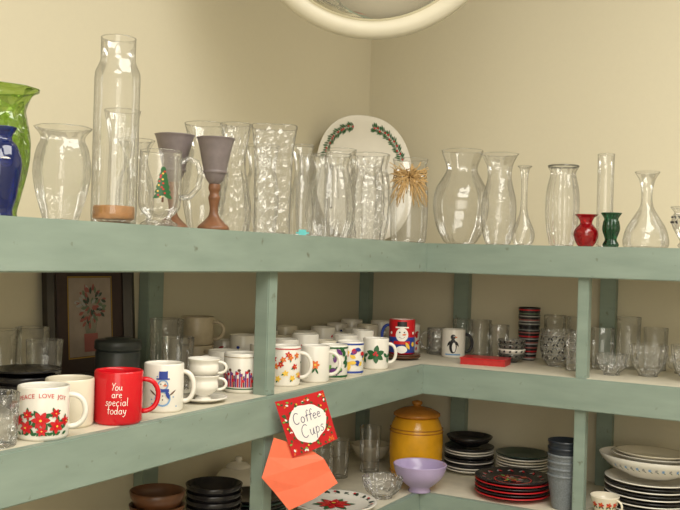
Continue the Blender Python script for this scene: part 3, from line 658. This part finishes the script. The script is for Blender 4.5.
def d_dp(q,R):
    Pp=flatP(.0045)
    q.disc(Pp,0,0,R*.5,R*.5,DECR,1,40,2,.93)
    rr=random.Random(8)
    for k in range(34):
        a=rr.uniform(0,6.3); g=rr.uniform(0,.045); q.leaf(Pp,g*cos(a),g*sin(a),.024,.010,rr.uniform(0,6.3),[DECR,DECLG,DECS,DECR,DECO][k%5],1+k%4)
    def RP(u,v,l=1):
        g=math.hypot(u,v); return (u,v,.0068+(g-R*.62)/(R*.33)*.0105+.0006+.0003*l)
    for k in range(30):
        a=2*pi*k/30; q.leaf(RP,R*.72*cos(a),R*.72*sin(a),.016,.007,a+(.8 if k%2 else -.8),DECR if k%2 else DECS,2)
plate(.115,(.25,.13,S3+.045),DARK,'black dinner plate with red and green floral centre',h=.016,decal=d_dp,rim=DARK,group='red and black plates')
for k in range(8): plate(.088,(.207,.352,S3+.009*k),WHITE if k%3 else CREAM,'white dinner plate in a tall stack',h=.016,group='white plates near wall')
plate(.088,(.207,.352,S3+.072),DKGREEN,'dark green plate on top of white plates',h=.016)
for k in range(6):
    q=B(); pr=[(0,.002),(.032,0),(.034,.002)]
    for j in range(12): pr+= [(.0345+.00122*j,.004+.0075*j),(.0353+.00122*j,.0075+.0075*j)]
    pr+=[(.0492,.095),(.0506,.096),(.0506,.1015),(.0478,.102),(.0325,.006),(0,.004)]
    q.lathe(pr,GREYP if k<4 else DKBLUE,48)
    thing('plastic_tumbler',[('body',q.mesh('plastic_tumbler'))],('grey' if k<4 else 'dark blue-grey')+' banded plastic tumbler in a nested stack','cup',(.421,.086,S3+.0195*k),0,'stack of plastic tumblers')
for k in range(9): plate(.13,(.64,.21,S3+.010*k),[WHITE,DARK][k%2],['white','black'][k%2]+' dinner plate under the serving dish',h=.018,group='black and white dinner plates')
ov=lambda a,z:1/math.sqrt((cos(a)/1.0)**2+(sin(a)/.78)**2)
def d_dish(q,R,h):
    for k in range(40):
        a=2*pi*k/40; s_=ov(a,0)*R*.905; zz=h*.62
        def DP(u,v,l=1,a=a,s_=s_): return ((s_+.0025+.0004*l+.45*v)*cos(a)-u*sin(a),(s_+.0025+.0004*l+.45*v)*sin(a)+u*cos(a),zz+v)
        for j in range(5): q.leaf(DP,0,0,.005,.003,j*1.25,DECS if k%2 else DECLB,2)
        q.leaf(DP,0,-.002,.010,.0025,-.6,MUTG,1)
bowl(.15,.060,(.64,.205,S3+.102),WHITE,'white oval serving dish with small floral pattern',shape=ov,rot=-8,decal=d_dish,name='serving_dish',cat='dish')
plate(.116,(.64,.205,S3+.143),WHITE,'white oval flat dish inside the serving dish',h=.022,rot=-8,shape=ov,name='oval_dish',cat='dish')
plate(.104,(.64,.205,S3+.152),CREAM,'cream oval flat dish on the white oval dish',h=.020,rot=-8,shape=ov,name='oval_dish',cat='dish')
plate(.050,(.545,.062,S3),CREAM,'cream saucer under the floral teacup',h=.012,name='saucer',cat='saucer')
q=B(); q.lathe([(0,.003),(.018,0),(.020,.001),(.021,.006)]+smoothprof([(.028,.015),(.036,.035),(.041,.058)],4)+[(.039,.058),(.033,.033),(.02,.012),(0,.01)],CREAM,40)
def tp(z): return .030+.011*min(1,max(0,(z-.02)/.035))
P=cylP(.037,.0,0,taper=tp)
for u in (-.03,-.01,.012,.032):
    for k in range(5): q.leaf(P,u,.036,.009,.006,radians(72*k),[DECR,DECO][k%2],3)
    q.leaf(P,u,.034,.012,.005,-.9,DECG,3); q.leaf(P,u,.034,.012,.005,4,DECG,3)
thing('teacup',[('cup',q.mesh('cup')),('handle',handle(.037,.058,CREAM,out=.02,th=.003,top=.85,bot=.3,ang=60))],'cream teacup with floral print on a saucer','teacup',(.545,.062,S3+.0040),-77)
tumbler(.036,.15,(-.255,.15,S3),'tall clear glass beside the yellow canister',group='bottom shelf glasses')
tumbler(.034,.12,(-.30,.02,S3),'clear drinking glass on the bottom shelf',group='bottom shelf glasses')
tumbler(.034,.12,(-.29,-.10,S3),'clear drinking glass on the bottom shelf',WAVY,group='bottom shelf glasses')
bowl(.08,.07,(-.37,-.22,S3),WHITE,'white bowl behind the poinsettia plate')
bowl(.07,.06,(-.33,.30,S3),CREAM,'cream bowl in the shelf corner')
for k in range(7): bowl(.07,.045,(-.21,-.765,S3+.0175*k),DARK,'dark glazed bowl in a tall stack','stack of dark bowls')
for k in range(5): bowl(.062,.06,(-.19,-1.0,S3+.031*k),BROWN if k!=2 else DKGREEN,'brown glazed bowl in a stack','stack of brown bowls')
for k in range(8): plate(.085,(-.22,-.575,S3+.009*k),DARK if k%2 else DKGREEN,'dark plate in a stack behind the post',h=.016,group='dark plates')
q=B(); q.lathe([(0,.002),(.04,0)]+smoothprof([(.042,.002),(.06,.03),(.068,.06),(.058,.09),(.036,.105)],5)+[(.034,.107),(0,.107)],WHITE,40)
sp=B(); sp.tube([(.058,0,.045),(.08,0,.055),(.095,0,.085),(.108,0,.10)],[.013,.011,.008,.006],WHITE,12)
h=B(); h.tube([(-.058,0,.085),(-.085,0,.09),(-.098,0,.065),(-.088,0,.038),(-.062,0,.032)],.005,WHITE,10)
l=B(); l.lathe([(0,.1075),(.036,.1075),(.036,.111),(.024,.121),(.008,.124),(.011,.131),(.008,.137),(0,.138)],WHITE,40)
thing('teapot',[('body',q.mesh('body')),('spout',sp.mesh('spout')),('handle',h.mesh('handle')),('lid',l.mesh('lid'))],'white ceramic teapot among dark dishes','teapot',(-.37,-.44,S3),95)
plate(.12,(-.14,-1.28,S3),BEIGE,'beige plate on the bottom shelf',h=.02)
# ------------------------------------------------------------ sign
TL=Vector((.014,-.845,1.116)); W3=Vector((.5,.866,0)); N3=Vector((.866,-.5,0))
def Q(wz,n): return TL+W3*wz[0]+Vector((0,0,wz[1]))+N3*n
C4=[(0,0),(.125,.021),(.168,-.096),(.05,-.131)]
def SP(s,t,l=0):
    a=[C4[0][i]*(1-s)*(1-t)+C4[1][i]*s*(1-t)+C4[2][i]*s*t+C4[3][i]*(1-s)*t for i in (0,1)]
    return Q(a,.006*sin(pi*s)*.8+.0006*l)
def bipatch(q,C,mt,fn,n_=10):
    vs=[];fs=[]
    for i in range(n_+1):
        for j in range(n_+1):
            s,t=i/n_,j/n_; a=[C[0][k]*(1-s)*(1-t)+C[1][k]*s*(1-t)+C[2][k]*s*t+C[3][k]*(1-s)*t for k in (0,1)]
            vs.append(Q(a,fn(s,t)))
    for i in range(n_):
        for j in range(n_): a=i*(n_+1)+j; fs.append((a,a+1,a+n_+2,a+n_+1))
    q.add(vs,fs,mt)
q=B(); bipatch(q,C4,DECR,lambda s,t:.0048*sin(pi*s))
PS=lambda u,v,l=1: SP(u,1-v,l)
rs=random.Random(3)
for k in range(60):
    e=k%4; t=rs.random(); d=rs.uniform(.04,.12)
    u,v={0:(t,d),1:(t,1-d),2:(d,t),3:(1-d,t)}[e]
    a=rs.uniform(0,6.3); x0=min(max(u,.07),.93); y0=min(max(v,.07),.93)
    q.leaf(PS,x0,y0,.06,.035,a,[DECG,DECG,DECO,DECW,DECLG][k%5],1.2+(k%5)*.25)
q.disc(PS,.5,.5,.38,.35,PAPER,2.6,40,6,wob=.05)
for k in range(30):
    a=2*pi*k/30; q.leaf(PS,.5+.40*cos(a),.5+.37*sin(a),.07,.033,a+1.4,DECG if k%2 else DECR,2.9+(k%2)*.2)
    if k%3==0: q.disc(PS,.5+.43*cos(a),.5+.40*sin(a),.018,.018,DECY if k%2 else DECR,3.6,8,1)
tx=B()
handwrite(tx,PS,'Coffee',.205,.53,.188,.0125,INK,.02,3.4); handwrite(tx,PS,'Cups',.29,.26,.22,.0125,INK,.03,3.4)
fl=B()
# one continuous sheet: upper panel, a fold ridge, lower panel swinging outward
rowsF=[[(.002,-.082),(.040,-.095),(.085,-.108)],[(-.012,-.125),(.045,-.132),(.115,-.128)],[(-.031,-.168),(.040,-.156),(.130,-.140)],[(.004,-.206),(.065,-.196),(.148,-.168)],[(.037,-.247),(.100,-.226),(.164,-.197)]]
nf=[-.004,-.002,.007,.006,.014]; vs=[];fs=[]
for j,row in enumerate(rowsF):
    for i,pnt in enumerate(row): vs.append(Q(pnt,nf[j]+(.004 if i==1 and j>2 else 0)))
for j in range(4):
    for i in range(2): a=j*3+i; fs.append((a,a+1,a+4,a+3))
fl.add(vs,fs,ORANGE,False)
thing('paper_sign',[('card',q.mesh('card'),'white card with red holly border'),('lettering',tx.mesh('lettering'),'handwritten words Coffee Cups'),('paper_flap',fl.mesh('paper_flap'),'folded salmon paper hanging below')],'holly-bordered paper sign reading Coffee Cups taped to shelf','sign',(0,0,0))
# ------------------------------------------------------------ convex mirror
MIR=mat('mirror_surface',(226,222,206),.06,metal=.85); RIM=mat('cream_mirror_rim',(216,209,188),.4,0,20,.03)
Rm=.335
q=B(); q.lathe([((Rm-.034)*sin(pi/2*(1-i/16)),.055*cos(pi/2*(1-i/16))) for i in range(16)]+[(0,.055)],MIR,72)
r=B(); r.lathe([(Rm-.042,.004),(Rm-.036,.012),(Rm-.022,.020),(Rm-.004,.020),(Rm+.006,.012),(Rm+.010,.0),(Rm+.004,-.008),(Rm*.6,-.03),(0,-.03)],RIM,72)
br=B(); br.tube([(0,0,-.028),(0,0,-.09),(0,.05,-.14),(0,.62,-.375)],.012,RIM,10)
mr=thing('convex_mirror',[('mirror',q.mesh('mirror'),'gently bulging reflective disc'),('rim',r.mesh('rim'),'broad cream rim and backing'),('bracket_arm',br.mesh('bracket_arm'))],'large round convex security mirror with cream rim','mirror',(0,0,0))
mc=Vector((.088,-.573,2.342)); dz=Vector((1.171,-2.603,EYE))-mc; dz.z=0; dz.normalize()
tl=radians(-22); nz=dz*cos(tl)+Vector((0,0,1))*sin(tl); nx=Vector((0,0,1)).cross(nz).normalized(); ny=nz.cross(nx)
M=Matrix((nx,ny,nz)).transposed().to_4x4(); M.translation=mc; mr.matrix_world=M
# ------------------------------------------------------------ lights
def area(name,loc,sx,sy,e,col,rot=(0,0,0)):
    L=bpy.data.lights.new(name,'AREA'); L.shape='RECTANGLE'; L.size=sx; L.size_y=sy; L.energy=e; L.color=col
    o=bpy.data.objects.new(name,L); o.location=loc; o.rotation_euler=rot; COL.objects.link(o)
area('ceiling_light',(1.5,-1.2,2.96),1.2,1.8,54,(1,.975,.91)); area('ceiling_light',(1.8,-3.2,2.96),1.6,1.6,70,(1,.97,.90))
area('front_fill_light',(2.0,-4.4,1.7),2.6,1.8,36,(1,.98,.92),(radians(90),0,radians(10)))  # fill added behind the camera to brighten the shelf bays, not a window
w=bpy.data.worlds.new('w'); scene.world=w; w.use_nodes=True; w.node_tree.nodes['Background'].inputs[0].default_value=(1,.93,.8,1); w.node_tree.nodes['Background'].inputs[1].default_value=.3
